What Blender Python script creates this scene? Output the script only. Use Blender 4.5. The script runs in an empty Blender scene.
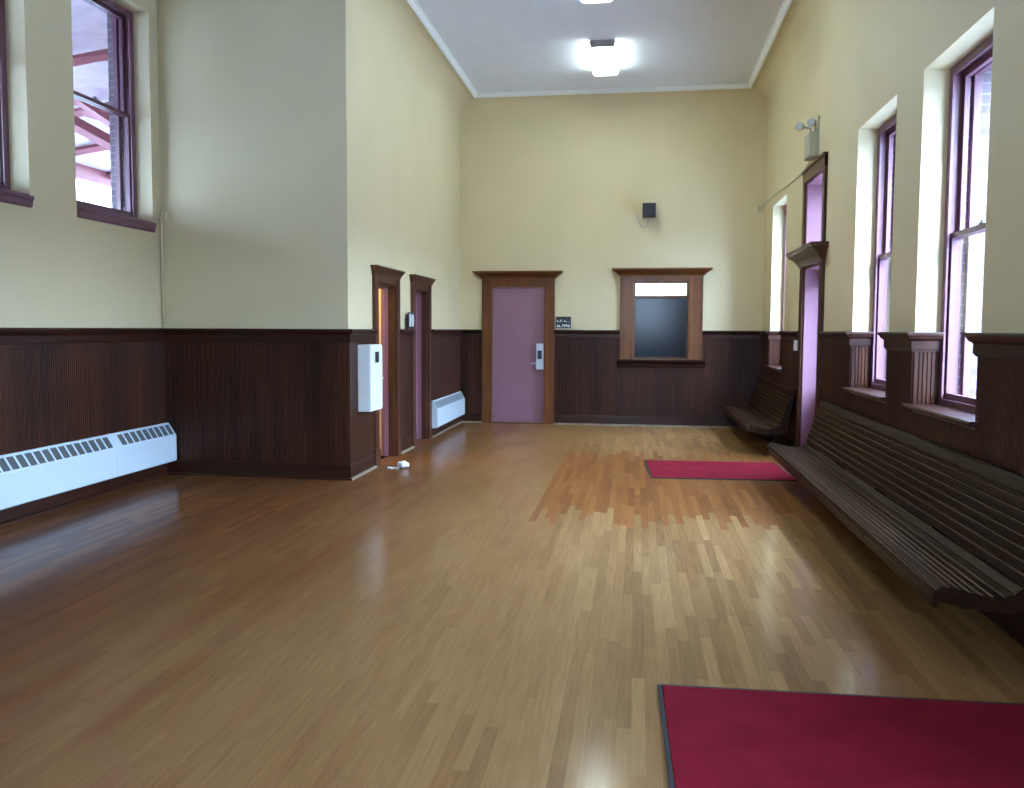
import bpy, bmesh, math, random
from mathutils import Vector, Matrix
random.seed(7)
C = bpy.context.scene.collection
sc = bpy.context.scene
PI = math.pi

# ------------------------------------------------------------------ room measures (metres)
XL, XR, XLL = -2.805, 1.895, -4.756      # long left wall, right wall, alcove wall
YF, YB, YR = 13.383, 8.045, -5.0         # far wall, face of the projecting block, rear wall
H = 5.116                                # ceiling
WT = 1.493                               # top of the wainscot
RW = [(5.06, 6.20), (6.80, 7.92), (11.50, 12.62), (0.95, 2.07)]
RD = [(9.22, 10.16), (2.72, 3.66)]
LWIN = [(6.74, 7.90), (5.01, 6.17), (3.28, 4.44)]

# ------------------------------------------------------------------ materials
def nodes_of(name):
    m = bpy.data.materials.new(name); m.use_nodes = True
    nt = m.node_tree; b = nt.nodes['Principled BSDF']
    return m, nt, b
def N(nt, typ, **kw):
    n = nt.nodes.new(typ)
    for k, v in kw.items():
        if k in n.inputs: n.inputs[k].default_value = v
        else: setattr(n, k, v)
    return n
def L(nt, a, b): nt.links.new(a, b)
def M(nt, op, a, b=None, c=None):
    n = nt.nodes.new('ShaderNodeMath'); n.operation = op
    for i, v in enumerate((a, b, c)):
        if v is None: continue
        if isinstance(v, (int, float)): n.inputs[i].default_value = v
        else: nt.links.new(v, n.inputs[i])
    return n.outputs[0]
def ramp(nt, fac, stops):
    r = nt.nodes.new('ShaderNodeValToRGB'); e = r.color_ramp.elements
    while len(e) > 1: e.remove(e[-1])
    e[0].position = stops[0][0]; e[0].color = (*stops[0][1], 1)
    for p, c in stops[1:]:
        x = e.new(p); x.color = (*c, 1)
    nt.links.new(fac, r.inputs[0]); return r.outputs[0]
def mixc(nt, fac, a, b, mode='MIX'):
    n = nt.nodes.new('ShaderNodeMix'); n.data_type = 'RGBA'; n.blend_type = mode
    for s, v in ((n.inputs[0], fac), (n.inputs[6], a), (n.inputs[7], b)):
        if isinstance(v, (int, float)): s.default_value = v
        elif isinstance(v, tuple): s.default_value = (*v, 1) if len(v) == 3 else v
        else: nt.links.new(v, s)
    return n.outputs[2]
def plain(name, col, rough=.5, metal=0, spec=.5, var=.08, scale=6, bump=0, coat=0):
    m, nt, b = nodes_of(name)
    tc = N(nt, 'ShaderNodeTexCoord'); no = N(nt, 'ShaderNodeTexNoise', Scale=scale, Detail=4.0)
    L(nt, tc.outputs['Object'], no.inputs['Vector'])
    lo = tuple(c * (1 - var) for c in col); hi = tuple(min(1, c * (1 + var)) for c in col)
    L(nt, ramp(nt, no.outputs[0], [(.3, lo), (.7, hi)]), b.inputs['Base Color'])
    b.inputs['Roughness'].default_value = rough; b.inputs['Metallic'].default_value = metal
    b.inputs['Specular IOR Level'].default_value = spec; b.inputs['Coat Weight'].default_value = coat
    if bump:
        n2 = N(nt, 'ShaderNodeTexNoise', Scale=scale * 8, Detail=3.0); L(nt, tc.outputs['Object'], n2.inputs['Vector'])
        bp = N(nt, 'ShaderNodeBump', Strength=bump, Distance=.01); L(nt, n2.outputs[0], bp.inputs['Height']); L(nt, bp.outputs[0], b.inputs['Normal'])
    return m
def wood(name, dark, light, rough=.3, along='Z', scale=9, coat=.05, spec=.22):
    m, nt, b = nodes_of(name)
    tc = N(nt, 'ShaderNodeTexCoord'); mp = N(nt, 'ShaderNodeMapping')
    s = {'X': (.06, 1, 1), 'Y': (1, .06, 1), 'Z': (1, 1, .06)}[along]
    mp.inputs['Scale'].default_value = s
    L(nt, tc.outputs['Object'], mp.inputs['Vector'])
    no = N(nt, 'ShaderNodeTexNoise', Scale=scale * 5, Detail=6.0, Roughness=.65); L(nt, mp.outputs[0], no.inputs['Vector'])
    n2 = N(nt, 'ShaderNodeTexNoise', Scale=scale * .8, Detail=2.0); L(nt, mp.outputs[0], n2.inputs['Vector'])
    f = M(nt, 'ADD', M(nt, 'MULTIPLY', no.outputs[0], .5), M(nt, 'MULTIPLY', n2.outputs[0], .5))
    L(nt, ramp(nt, f, [(.35, dark), (.65, light)]), b.inputs['Base Color'])
    L(nt, M(nt, 'MULTIPLY_ADD', no.outputs[0], .2, rough - .1), b.inputs['Roughness'])
    b.inputs['Coat Weight'].default_value = coat; b.inputs['Coat Roughness'].default_value = .15; b.inputs['Specular IOR Level'].default_value = spec
    bp = N(nt, 'ShaderNodeBump', Strength=.12, Distance=.004); L(nt, no.outputs[0], bp.inputs['Height']); L(nt, bp.outputs[0], b.inputs['Normal'])
    return m
def emit(name, col, st):
    m, nt, b = nodes_of(name)
    b.inputs['Base Color'].default_value = (.9, .9, .9, 1)
    b.inputs['Emission Color'].default_value = (*col, 1); b.inputs['Emission Strength'].default_value = st
    return m
def glass(name, tint=(.93, .96, .97)):
    m, nt, b = nodes_of(name); nt.nodes.remove(b)
    out = [n for n in nt.nodes if n.type == 'OUTPUT_MATERIAL'][0]
    t = N(nt, 'ShaderNodeBsdfTransparent'); t.inputs[0].default_value = (*tint, 1)
    g = N(nt, 'ShaderNodeBsdfGlossy', Roughness=.03)
    lw = N(nt, 'ShaderNodeLayerWeight', Blend=.5); mx = N(nt, 'ShaderNodeMixShader')
    L(nt, M(nt, 'MULTIPLY_ADD', M(nt, 'POWER', lw.outputs['Facing'], 5.0), .6, .03), mx.inputs[0]); L(nt, t.outputs[0], mx.inputs[1]); L(nt, g.outputs[0], mx.inputs[2]); L(nt, mx.outputs[0], out.inputs[0])
    return m
def floor_mat():
    m, nt, b = nodes_of('strip_oak_floor')
    tc = N(nt, 'ShaderNodeTexCoord'); sp = N(nt, 'ShaderNodeSeparateXYZ'); L(nt, tc.outputs['Object'], sp.inputs[0])
    X, Y = sp.outputs[0], sp.outputs[1]
    W, LEN = .0545, .82
    row = M(nt, 'FLOOR', M(nt, 'DIVIDE', X, W))
    w1 = N(nt, 'ShaderNodeTexWhiteNoise', noise_dimensions='1D'); L(nt, row, w1.inputs['W'])
    off = M(nt, 'MULTIPLY', w1.outputs[0], LEN)
    yo = M(nt, 'ADD', Y, off)
    idx = M(nt, 'FLOOR', M(nt, 'DIVIDE', yo, LEN))
    cb = N(nt, 'ShaderNodeCombineXYZ'); L(nt, row, cb.inputs[0]); L(nt, idx, cb.inputs[1])
    w2 = N(nt, 'ShaderNodeTexWhiteNoise', noise_dimensions='2D'); L(nt, cb.outputs[0], w2.inputs['Vector'])
    rnd = w2.outputs[0]
    ycen = M(nt, 'SUBTRACT', M(nt, 'MULTIPLY', idx, LEN), off)
    # grain
    mp = N(nt, 'ShaderNodeMapping'); mp.inputs['Scale'].default_value = (1, .05, 1); L(nt, tc.outputs['Object'], mp.inputs['Vector'])
    gr = N(nt, 'ShaderNodeTexNoise', Scale=70.0, Detail=5.0); L(nt, mp.outputs[0], gr.inputs['Vector'])
    big = N(nt, 'ShaderNodeTexNoise', Scale=.55, Detail=3.0); L(nt, tc.outputs['Object'], big.inputs['Vector'])
    mp2 = N(nt, 'ShaderNodeMapping'); mp2.inputs['Scale'].default_value = (1, .3, 1); L(nt, tc.outputs['Object'], mp2.inputs['Vector'])
    mid = N(nt, 'ShaderNodeTexNoise', Scale=2.2, Detail=4.0); L(nt, mp2.outputs[0], mid.inputs['Vector'])
    v = M(nt, 'ADD', M(nt, 'MULTIPLY', rnd, .27), M(nt, 'ADD', M(nt, 'MULTIPLY', gr.outputs[0], .33), M(nt, 'MULTIPLY', mid.outputs[0], .4)))
    worn_or_glint = ramp(nt, v, [(.2, (.165, .070, .020)), (.5, (.30, .155, .052)), (.8, (.47, .27, .105))])
    red = ramp(nt, v, [(.2, (.050, .014, .005)), (.5, (.112, .038, .011)), (.8, (.23, .090, .024))])
    orange = ramp(nt, v, [(.2, (.15, .045, .010)), (.5, (.25, .083, .018)), (.8, (.36, .135, .032))])
    # less walked-on boards along the left and the far side keep their red-brown finish
    l = M(nt, 'ADD', M(nt, 'MULTIPLY', X, -.42), M(nt, 'MULTIPLY', M(nt, 'SUBTRACT', mid.outputs[0], .5), 1.6))
    l = M(nt, 'ADD', l, M(nt, 'MULTIPLY', M(nt, 'SUBTRACT', rnd, .5), .7))
    n = nt.nodes.new('ShaderNodeMapRange'); n.inputs[1].default_value = .25; n.inputs[2].default_value = 1.25; L(nt, l, n.inputs[0]); n.clamp = True
    colr = mixc(nt, n.outputs[0], worn_or_glint, red)
    # re-laid orange boards by the rug, ending board by board
    e0 = M(nt, 'GREATER_THAN', ycen, M(nt, 'MULTIPLY_ADD', w1.outputs[0], .25, 6.3))
    e1 = M(nt, 'LESS_THAN', ycen, 9.9)
    e2 = M(nt, 'GREATER_THAN', M(nt, 'MULTIPLY', row, W), -.84)
    e3 = M(nt, 'LESS_THAN', M(nt, 'MULTIPLY', row, W), 1.75)
    mk = M(nt, 'MULTIPLY', M(nt, 'MULTIPLY', e0, e1), M(nt, 'MULTIPLY', e2, e3))
    colr = mixc(nt, M(nt, 'MULTIPLY', mk, .85), colr, orange)
    # joints
    fx = M(nt, 'FRACT', M(nt, 'DIVIDE', X, W)); fy = M(nt, 'FRACT', M(nt, 'DIVIDE', yo, LEN))
    jx = M(nt, 'LESS_THAN', fx, .035); jy = M(nt, 'LESS_THAN', fy, .0035)
    j = M(nt, 'MAXIMUM', jx, jy)
    colr = mixc(nt, M(nt, 'MULTIPLY', j, .3), colr, (.05, .025, .012))
    L(nt, colr, b.inputs['Base Color'])
    L(nt, M(nt, 'MULTIPLY_ADD', mid.outputs[0], .3, .35), b.inputs['Roughness']); b.inputs['Specular IOR Level'].default_value = .12
    b.inputs['Coat Weight'].default_value = .42
    L(nt, M(nt, 'MULTIPLY_ADD', big.outputs[0], .16, .06), b.inputs['Coat Roughness'])
    bp = N(nt, 'ShaderNodeBump', Strength=.03, Distance=.002)
    L(nt, M(nt, 'ADD', M(nt, 'MULTIPLY', rnd, .6), M(nt, 'MULTIPLY', mid.outputs[0], 1.5)), bp.inputs['Height'])
    L(nt, bp.outputs[0], b.inputs['Normal']); L(nt, bp.outputs[0], b.inputs['Coat Normal'])
    return m
def brick_mat():
    m, nt, b = nodes_of('exterior_brick')
    tc = N(nt, 'ShaderNodeTexCoord'); sp = N(nt, 'ShaderNodeSeparateXYZ'); L(nt, tc.outputs['Object'], sp.inputs[0])
    cb = N(nt, 'ShaderNodeCombineXYZ'); L(nt, M(nt, 'ADD', sp.outputs[0], sp.outputs[1]), cb.inputs[0]); L(nt, sp.outputs[2], cb.inputs[1])
    br = N(nt, 'ShaderNodeTexBrick', Scale=1.0); L(nt, cb.outputs[0], br.inputs['Vector'])
    br.inputs['Brick Width'].default_value = .2; br.inputs['Row Height'].default_value = .07; br.inputs['Mortar Size'].default_value = .006
    br.inputs['Color1'].default_value = (.13, .10, .125, 1); br.inputs['Color2'].default_value = (.10, .075, .10, 1); br.inputs['Mortar'].default_value = (.22, .20, .22, 1)
    L(nt, br.outputs[0], b.inputs['Base Color']); b.inputs['Roughness'].default_value = .85
    return m
def rug_mat():
    m, nt, b = nodes_of('red_carpet')
    tc = N(nt, 'ShaderNodeTexCoord'); n1 = N(nt, 'ShaderNodeTexNoise', Scale=260.0, Detail=3.0); n2 = N(nt, 'ShaderNodeTexNoise', Scale=5.0, Detail=4.0)
    L(nt, tc.outputs['Object'], n1.inputs['Vector']); L(nt, tc.outputs['Object'], n2.inputs['Vector'])
    f = M(nt, 'ADD', M(nt, 'MULTIPLY', n1.outputs[0], .5), M(nt, 'MULTIPLY', n2.outputs[0], .5))
    L(nt, ramp(nt, f, [(.3, (.16, .006, .016)), (.7, (.28, .012, .030))]), b.inputs['Base Color'])
    b.inputs['Roughness'].default_value = .95; b.inputs['Specular IOR Level'].default_value = .1
    bp = N(nt, 'ShaderNodeBump', Strength=.5, Distance=.004); L(nt, n1.outputs[0], bp.inputs['Height']); L(nt, bp.outputs[0], b.inputs['Normal'])
    return m

MT = dict(
    wall=plain('yellow_wall_paint', (.635, .555, .345), .55, var=.03, scale=1.2, bump=.04, spec=.3),
    ceil=plain('white_ceiling_paint', (.76, .81, .90), .8, var=.02),
    white_trim=plain('white_trim_paint', (.78, .82, .84), .5, var=.02),
    wains=wood('dark_wainscot_stain', (.013, .0040, .0022), (.066, .0200, .0078), .38, 'Z'),
    wains_h=wood('dark_wainscot_stain_horizontal', (.014, .0042, .0025), (.046, .0140, .0062), .4, 'Y'),
    wains_x=wood('dark_wainscot_stain_across', (.014, .0042, .0025), (.046, .0140, .0062), .4, 'X'),
    casing=wood('oak_brown_casing_stain', (.085, .028, .007), (.19, .070, .018), .35, 'Z'),
    casing_x=wood('oak_brown_casing_stain_across', (.085, .028, .007), (.18, .066, .017), .35, 'X'),
    casing_d=wood('dark_casing_stain', (.05, .018, .009), (.105, .040, .018), .35, 'Z'),
    bench=wood('bench_stain', (.012, .0048, .0016), (.030, .0120, .0045), .42, 'Y', coat=.02, spec=.1),
    worn_or_glint=wood('bench_edge_glint', (.09, .050, .022), (.20, .118, .058), .4, 'Y', coat=.05, spec=.2),  # paler slat edges: the light they catch, put into the colour
    mauve=plain('mauve_door_paint', (.26, .125, .165), .42, var=.03),
    mauve_trim=plain('mauve_trim_paint', (.16, .072, .10), .4, var=.05),
    shoe=wood('pale_shoe_mould', (.15, .11, .07), (.28, .215, .15), .4, 'Y'),
    rad=plain('white_enamel', (.58, .68, .73), .3, var=.01, coat=.3),
    slot=plain('dark_louvre_shade', (.07, .085, .09), .6),
    black=plain('black_plastic', (.012, .012, .018), .4),
    chrome=plain('brushed_metal', (.62, .66, .68), .3, metal=.8),
    whitep=plain('white_plastic', (.75, .80, .76), .4, var=.02),
    grey=plain('grey_metal', (.33, .33, .36), .5),
    olive=plain('beige_enamel', (.42, .40, .30), .5),
    board=plain('dark_ticket_shutter', (.005, .005, .010), .16, var=.2, spec=.14, coat=0),
    paper=plain('white_paper', (.8, .8, .8), .8),
    signw=plain('white_sign_lettering', (.8, .85, .85), .6),
    lensoff=plain('unlit_lamp_lens', (.38, .40, .40), .25),
    edge=plain('rug_binding', (.03, .03, .035), .8),
    asphalt=plain('pale_paving', (.27, .27, .27), .9, var=.15),
    grass=plain('trackside_grass', (.16, .22, .08), .9, var=.3),
    canopy=plain('canopy_boards', (.50, .40, .42), .7, var=.1),
    beam=plain('maroon_beam_paint', (.27, .07, .085), .5, var=.1),
    far_build=plain('pale_siding', (.75, .76, .76), .8),
    roofm=plain('slate_roof', (.12, .13, .15), .8),
    tilem=plain('washroom_tile', (.66, .55, .52), .35),
    yroom=plain('washroom_yellow', (.68, .52, .25), .6),
    glass=glass('window_glass'), brick=brick_mat(), rug=rug_mat(), floor=floor_mat(),
    lens=emit('lit_acrylic', (.86, 1.0, .95), 18.0),
)

# ------------------------------------------------------------------ mesh builder
class MB:
    def __init__(s, o=(0, 0, 0)): s.bm = bmesh.new(); s.o = Vector(o)
    def face(s, pts):
        vs = [s.bm.verts.new(Vector(p)) for p in pts]
        try: return s.bm.faces.new(vs)
        except ValueError: return None
    def box(s, x0, x1, y0, y1, z0, z1, P=None):
        if P is None: P = lambda a, b, c: (a, b, c)
        v = [s.bm.verts.new(Vector(P(a, b, c))) for a in (x0, x1) for b in (y0, y1) for c in (z0, z1)]
        for q in ((0, 1, 3, 2), (4, 6, 7, 5), (0, 4, 5, 1), (2, 3, 7, 6), (0, 2, 6, 4), (1, 5, 7, 3)):
            s.bm.faces.new([v[i] for i in q])
        return s
    def rings(s, rings, closed=True, caps=True):
        R = [[s.bm.verts.new(Vector(p)) for p in r] for r in rings]
        n = len(R[0])
        for a, b in zip(R, R[1:]):
            for i in range(n if closed else n - 1):
                s.bm.faces.new((a[i], a[(i + 1) % n], b[(i + 1) % n], b[i]))
        if caps and closed:
            s.bm.faces.new(R[0]); s.bm.faces.new(list(reversed(R[-1])))
        return s
    def extr(s, prof, f, a, b):
        """prof = list of 2-tuples, f(p, q, t) -> xyz"""
        return s.rings([[f(p, q, a) for p, q in prof], [f(p, q, b) for p, q in prof]])
    def tube(s, pts, r, n=8):
        pts = [Vector(p) for p in pts]; R = []
        rr = r if isinstance(r, (list, tuple)) else [r] * len(pts)
        up = None
        for i, p in enumerate(pts):
            d = (pts[min(i + 1, len(pts) - 1)] - pts[max(i - 1, 0)]).normalized()
            if up is None:
                up = Vector((0, 0, 1)) if abs(d.z) < .9 else Vector((1, 0, 0))
            a = d.cross(up).normalized(); up2 = a.cross(d).normalized(); up = up2
            R.append([p + (a * math.cos(2 * PI * k / n) + up2 * math.sin(2 * PI * k / n)) * rr[i] for k in range(n)])
        return s.rings(R)
    def build(s, name, mat, parent=None, bevel=0, smooth=False, weld=False):
        bm = s.bm
        if weld: bmesh.ops.remove_doubles(bm, verts=bm.verts, dist=1e-5)
        bmesh.ops.recalc_face_normals(bm, faces=bm.faces)
        for v in bm.verts: v.co -= s.o
        me = bpy.data.meshes.new(name); bm.to_mesh(me); bm.free()
        me.materials.append(MT[mat])
        if smooth:
            me.shade_smooth()
        o = bpy.data.objects.new(name, me); C.objects.link(o)
        if parent is None: o.location = s.o
        else: o.parent = parent
        if bevel:
            b = o.modifiers.new('bevel', 'BEVEL'); b.width = bevel; b.segments = 2; b.limit_method = 'ANGLE'; b.angle_limit = math.radians(40)
            b.harden_normals = False
        return o
def tag(o, label, cat, group=None, kind=None):
    o['label'] = label; o['category'] = cat
    if group: o['group'] = group
    if kind: o['kind'] = kind
    return o
def thing(name, loc, label, cat, group=None):
    o = bpy.data.objects.new(name, None); C.objects.link(o); o.location = loc; o.empty_display_size = .1
    return tag(o, label, cat, group)
def st_empty(name, loc, label=None, cat=None):
    o = bpy.data.objects.new(name, None); C.objects.link(o); o.location = loc; o['kind'] = 'structure'; o.empty_display_size = .1
    if label: o['label'] = label
    if cat: o['category'] = cat
    return o
def st(o, label=None, cat=None):
    o['kind'] = 'structure'
    if label: o['label'] = label
    if cat: o['category'] = cat
    return o

# wall frames: u along the wall, v outward (negative = into the room), z up
PR = lambda u, v, z: (XR + v, u, z)
PL = lambda u, v, z: (XLL - v, u, z)
PC = lambda u, v, z: (XL - v, u, z)
PB = lambda u, v, z: (u, YB + v, z)
PF = lambda u, v, z: (u, YF + v, z)
PRR = lambda u, v, z: (u, YR - v, z)

def wall_grid(name, P, u0, u1, z0, z1, v0, v1, holes, mat='wall'):
    us = sorted({u0, u1, *[h[0] for h in holes], *[h[1] for h in holes]})
    zs = sorted({z0, z1, *[h[2] for h in holes], *[h[3] for h in holes]})
    us = [u for u in us if u0 <= u <= u1]; zs = [z for z in zs if z0 <= z <= z1]
    def solid(i, j):
        if i < 0 or j < 0 or i >= len(us) - 1 or j >= len(zs) - 1: return False
        cu = (us[i] + us[i + 1]) / 2; cz = (zs[j] + zs[j + 1]) / 2
        return not any(h[0] < cu < h[1] and h[2] < cz < h[3] for h in holes)
    mb = MB()
    for i in range(len(us) - 1):
        for j in range(len(zs) - 1):
            if not solid(i, j): continue
            a, b, c, d = us[i], us[i + 1], zs[j], zs[j + 1]
            mb.face([P(a, v0, c), P(b, v0, c), P(b, v0, d), P(a, v0, d)])
            mb.face([P(a, v1, c), P(a, v1, d), P(b, v1, d), P(b, v1, c)])
            if not solid(i - 1, j): mb.face([P(a, v0, c), P(a, v0, d), P(a, v1, d), P(a, v1, c)])
            if not solid(i + 1, j): mb.face([P(b, v0, c), P(b, v1, c), P(b, v1, d), P(b, v0, d)])
            if not solid(i, j - 1): mb.face([P(a, v0, c), P(a, v1, c), P(b, v1, c), P(b, v0, c)])
            if not solid(i, j + 1): mb.face([P(a, v0, d), P(b, v0, d), P(b, v1, d), P(a, v1, d)])
    return st(mb.build(name, mat, weld=True))

# ------------------------------------------------------------------ room shell
fl = MB(); fl.box(-8.3, XR + .42, YR - .42, 16.6, -.12, 0)
st(fl.build('floor', 'floor'))
ce = MB(); ce.box(XLL - .42, XR + .42, YR - .42, 16.6, H, H + .15)
st(ce.build('ceiling', 'ceil'))

rh = [(a, b, .98, 3.26) for a, b in RW] + [(a, b, 0, 3.17) for a, b in RD]
wall_grid('wall_right', PR, YR, YF + .2, 0, H, 0, .28, rh)
wall_grid('wall_right_exterior', PR, YR, YF + .2, 0, H, .28, .60, [(a + .03, b - .03, z if z == 0 else z - .06, w - .02) for a, b, z, w in rh], 'brick')
wall_grid('wall_left', PL, YR, YB + .2, 0, H, 0, .28, [(a, b, 2.53, 4.57) for a, b in LWIN])
wall_grid('wall_left_exterior', PL, YR, 16.6, 0, H, .28, .42, [(a + .03, b - .03, 2.47, 4.55) for a, b in LWIN], 'brick')
wall_grid('wall_middle', PB, XLL, XL, 0, H, 0, .2, [])
D1, D2 = (8.95, 9.67), (10.51, 11.22)
wall_grid('wall_passage', PC, YB + .2, YF, 0, H, 0, .155, [(*D1, 0, 2.0), (*D2, 0, 2.0)])
FD = (-2.283, -1.437)
TW = (-.05, .785, 1.05, 2.25)
wall_grid('wall_far', PF, XLL, XR, 0, H, 0, .2, [(*FD, 0, 2.166), TW])
REARW = [(-.5, 1.1, 1.4, 3.4)]
wall_grid('wall_rear', PRR, XLL - .42, XR + .42, 0, H, 0, .28, REARW)

# rooms behind: washroom behind the first left door, second room, ticket office
PW = lambda u, v, z: (u, 10.12 + v, z)
wall_grid('wall_washroom_end', PW, XLL - .28, XL - .155, 0, H, 0, .12, [], 'yroom')
wall_grid('wall_washroom_side', lambda u, v, z: (XLL - v, u, z), YB + .2, YF, 0, H, 0, .28, [], 'yroom')
mb = MB(); mb.box(XLL, XL - .155, 10.105, 10.12, 0, 1.55); mb.box(XLL, XLL + .015, YB + .2, 10.105, 0, 1.55)
st(mb.build('trim_washroom_tile', 'tilem'))
wall_grid('wall_office_back', lambda u, v, z: (u, 15.6 + v, z), XLL, XR, 0, H, 0, .2, [], 'white_trim')
wall_grid('wall_office_side', lambda u, v, z: (XR + v, u, z), YF + .2, 16.6, 0, H, 0, .28, [])

# cove between walls and ceiling
a_in, z0c = .27, 4.70
prof = []
for k in range(33):
    t = k / 32 * PI / 2
    prof.append((a_in * (1 - math.cos(t)), z0c + (H - .045 - z0c) * math.sin(t)))
def path_at(a):
    return [(XL + a, YB - a), (XL + a, YF - a * .82), (XR - a, YF - a * .82), (XR - a, YR + a), (XLL + a, YR + a), (XLL + a, YB - a)]
mb = MB()
R = [[mb.bm.verts.new((x, y, z)) for x, y in path_at(a)] for a, z in prof]
R.append([mb.bm.verts.new((x, y, H)) for x, y in path_at(a_in)])
for a, b in zip(R, R[1:]):
    for i in range(6): mb.bm.faces.new((a[i], a[(i + 1) % 6], b[(i + 1) % 6], b[i]))
co = mb.build('trim_cove', 'wall', smooth=False); st(co)
for p in co.data.polygons: p.use_smooth = False
mb = MB()
q = [(a_in + .0, H - .055), (a_in + .015, H - .06), (a_in + .04, H - .045), (a_in + .055, H - .02), (a_in + .07, H - .015), (a_in + .07, H), (a_in, H)]
R = [[mb.bm.verts.new((x, y, z)) for x, y in path_at(a)] for a, z in q]
for a, b in zip(R, R[1:] + R[:1]):
    for i in range(6): mb.bm.faces.new((a[i], a[(i + 1) % 6], b[(i + 1) % 6], b[i]))
st(mb.build('trim_ceiling_moulding', 'white_trim'))

# ------------------------------------------------------------------ wainscot
PT = .014
def bead(mb, P, u0, u1, z0, z1, pitch=.052):
    n = max(1, round((u1 - u0) / pitch)); w = (u1 - u0) / n; g = .0045
    row = [(u0, 0), (u0, -PT)]
    for i in range(n):
        a = u0 + i * w; m = a + w / 2
        row += [(m - g, -PT), (m, -PT + .006), (m + g, -PT)]
        if i < n - 1: row += [(a + w - g, -PT), (a + w, -PT + .008), (a + w + g, -PT)]
    row += [(u1, -PT), (u1, 0)]
    bot = [mb.bm.verts.new(P(u, v, z0)) for u, v in row]; top = [mb.bm.verts.new(P(u, v, z1)) for u, v in row]
    for i in range(len(row) - 1): mb.bm.faces.new((bot[i], bot[i + 1], top[i + 1], top[i]))
CAP = [(0, WT), (.062, WT), (.066, WT - .008), (.066, WT - .022), (.058, WT - .028), (.05, WT - .045), (.036, WT - .055), (.030, WT - .062), (.030, WT - .118), (.022, WT - .122), (.022, WT - .132), (0, WT - .138)]
BASE = [(0, 0), (.028, 0), (.028, .118), (.022, .13), (.024, .14), (.016, .152), (0, .155)]
SHOE = [(.028, 0), (.052, 0), (.050, .010), (.043, .018), (.034, .022), (.028, .023)]
def mold(mb, P, prof, u0, u1, m0=0, m1=0):
    """m = +1 at an outside corner, -1 at an inside corner, 0 square"""
    mb.rings([[P(u0 - m0 * p, -p, z) for p, z in prof], [P(u1 + m1 * p, -p, z) for p, z in prof]])
def run_panels(name, specs):
    mb = MB()
    for P, u0, u1, zb, zt in specs: bead(mb, P, u0, u1, zb, zt)
    return st(mb.build(name, 'wains'), 'dark stained beadboard wainscot', 'wainscot')
def run_mold(name, prof, specs, mat):
    mb = MB()
    for P, u0, u1, m0, m1 in specs: mold(mb, P, prof, u0, u1, m0, m1)
    return st(mb.build(name, mat))
CW = .13                                    # casing width of the left doors
ZT = WT - .13
# alcove wall, block face, passage wall, far wall
run_panels('trim_wainscot_left', [(PL, YR, YB, .15, ZT)])
run_panels('trim_wainscot_middle', [(PB, XLL, XL, .15, ZT)])
d1o, d2o = (D1[0] - CW, D1[1] + CW), (D2[0] - CW, D2[1] + CW)
passage = [(YB, d1o[0], 1, 0), (d1o[1], d2o[0], 0, 0), (d2o[1], YF, 0, -1)]
run_panels('trim_wainscot_passage', [(PC, a, b, .15, ZT) for a, b, _, _ in passage])
fdo = (FD[0] - .157, FD[1] + .157)
farr = [(XL, fdo[0], -1, 0), (fdo[1], XR, 0, -1)]
run_panels('trim_wainscot_far', [(PF, XL, fdo[0], .15, ZT), (PF, fdo[1], -.263, .15, ZT), (PF, -.263, 1.0, .15, .93), (PF, 1.0, XR, .15, ZT)])
run_mold('trim_cap_rail_left', CAP, [(PL, YR, YB, -1, -1)], 'wains_h')
run_mold('trim_cap_rail_middle', CAP, [(PB, XLL, XL, -1, 1)], 'wains_x')
run_mold('trim_cap_rail_passage', CAP, [(PC, a, b, m, k) for a, b, m, k in passage], 'wains_h')
run_mold('trim_cap_rail_far', CAP, [(PF, XL, fdo[0], -1, 0), (PF, fdo[1], -.263, 0, 0), (PF, 1.0, XR, 0, -1)], 'wains_x')
run_mold('baseboard_left', BASE, [(PL, YR, YB, -1, -1)], 'wains_h')
run_mold('baseboard_middle', BASE, [(PB, XLL, XL, -1, 1)], 'wains_x')
run_mold('baseboard_passage', BASE, [(PC, a, b, m, k) for a, b, m, k in passage], 'wains_h')
run_mold('baseboard_far', BASE, [(PF, a, b, m, k) for a, b, m, k in farr], 'wains_x')
run_mold('trim_shoe_left', SHOE, [(PL, YR, YB, -1, -1)], 'wains_h')
run_mold('trim_shoe_middle', SHOE, [(PB, XLL, XL, -1, 1)], 'wains_x')
run_mold('trim_shoe_passage', SHOE, [(PC, a, b, m, k) for a, b, m, k in passage], 'shoe')
run_mold('trim_shoe_far', SHOE, [(PF, a, b, m, k) for a, b, m, k in farr], 'shoe')
# right wall: piers between the windows carry the panelling round into the reveals
DEPTH = .165
cuts = sorted([(a, b, 'w') for a, b in RW] + [(a - .12, b + .12, 'd') for a, b in RD])
piers = []; pos = YR; lk = None
for a, b, k in cuts:
    piers.append((pos, a, lk, k)); pos = b; lk = k
piers.append((pos, YF, lk, None))
pan = []; capm = []
for a, b, l, r in piers:
    pan.append((PR, a, b, .15, ZT))
    capm.append((PR, a, b, 1 if l == 'w' else (-1 if l is None else 0), 1 if r == 'w' else (-1 if r is None else 0)))
    if r == 'w':      # reveal at the near jamb of the next window (faces +Y)
        P = (lambda yj: (lambda u, v, z: (XR + u, yj - v, z)))(b)
        pan.append((P, 0, DEPTH, 1.0, ZT)); capm.append((P, 0, DEPTH, 1, 0))
    if l == 'w':      # reveal at the far jamb (faces -Y)
        P = (lambda yj: (lambda u, v, z: (XR + u, yj + v, z)))(a)
        pan.append((P, 0, DEPTH, 1.0, ZT)); capm.append((P, 0, DEPTH, 1, 0))
for a, b in RW: pan.append((PR, a, b, .15, .95))
run_panels('trim_wainscot_right', pan)
run_mold('trim_cap_rail_right', CAP, capm, 'wains_h')
segs = []; pos = YR; m = -1
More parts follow.
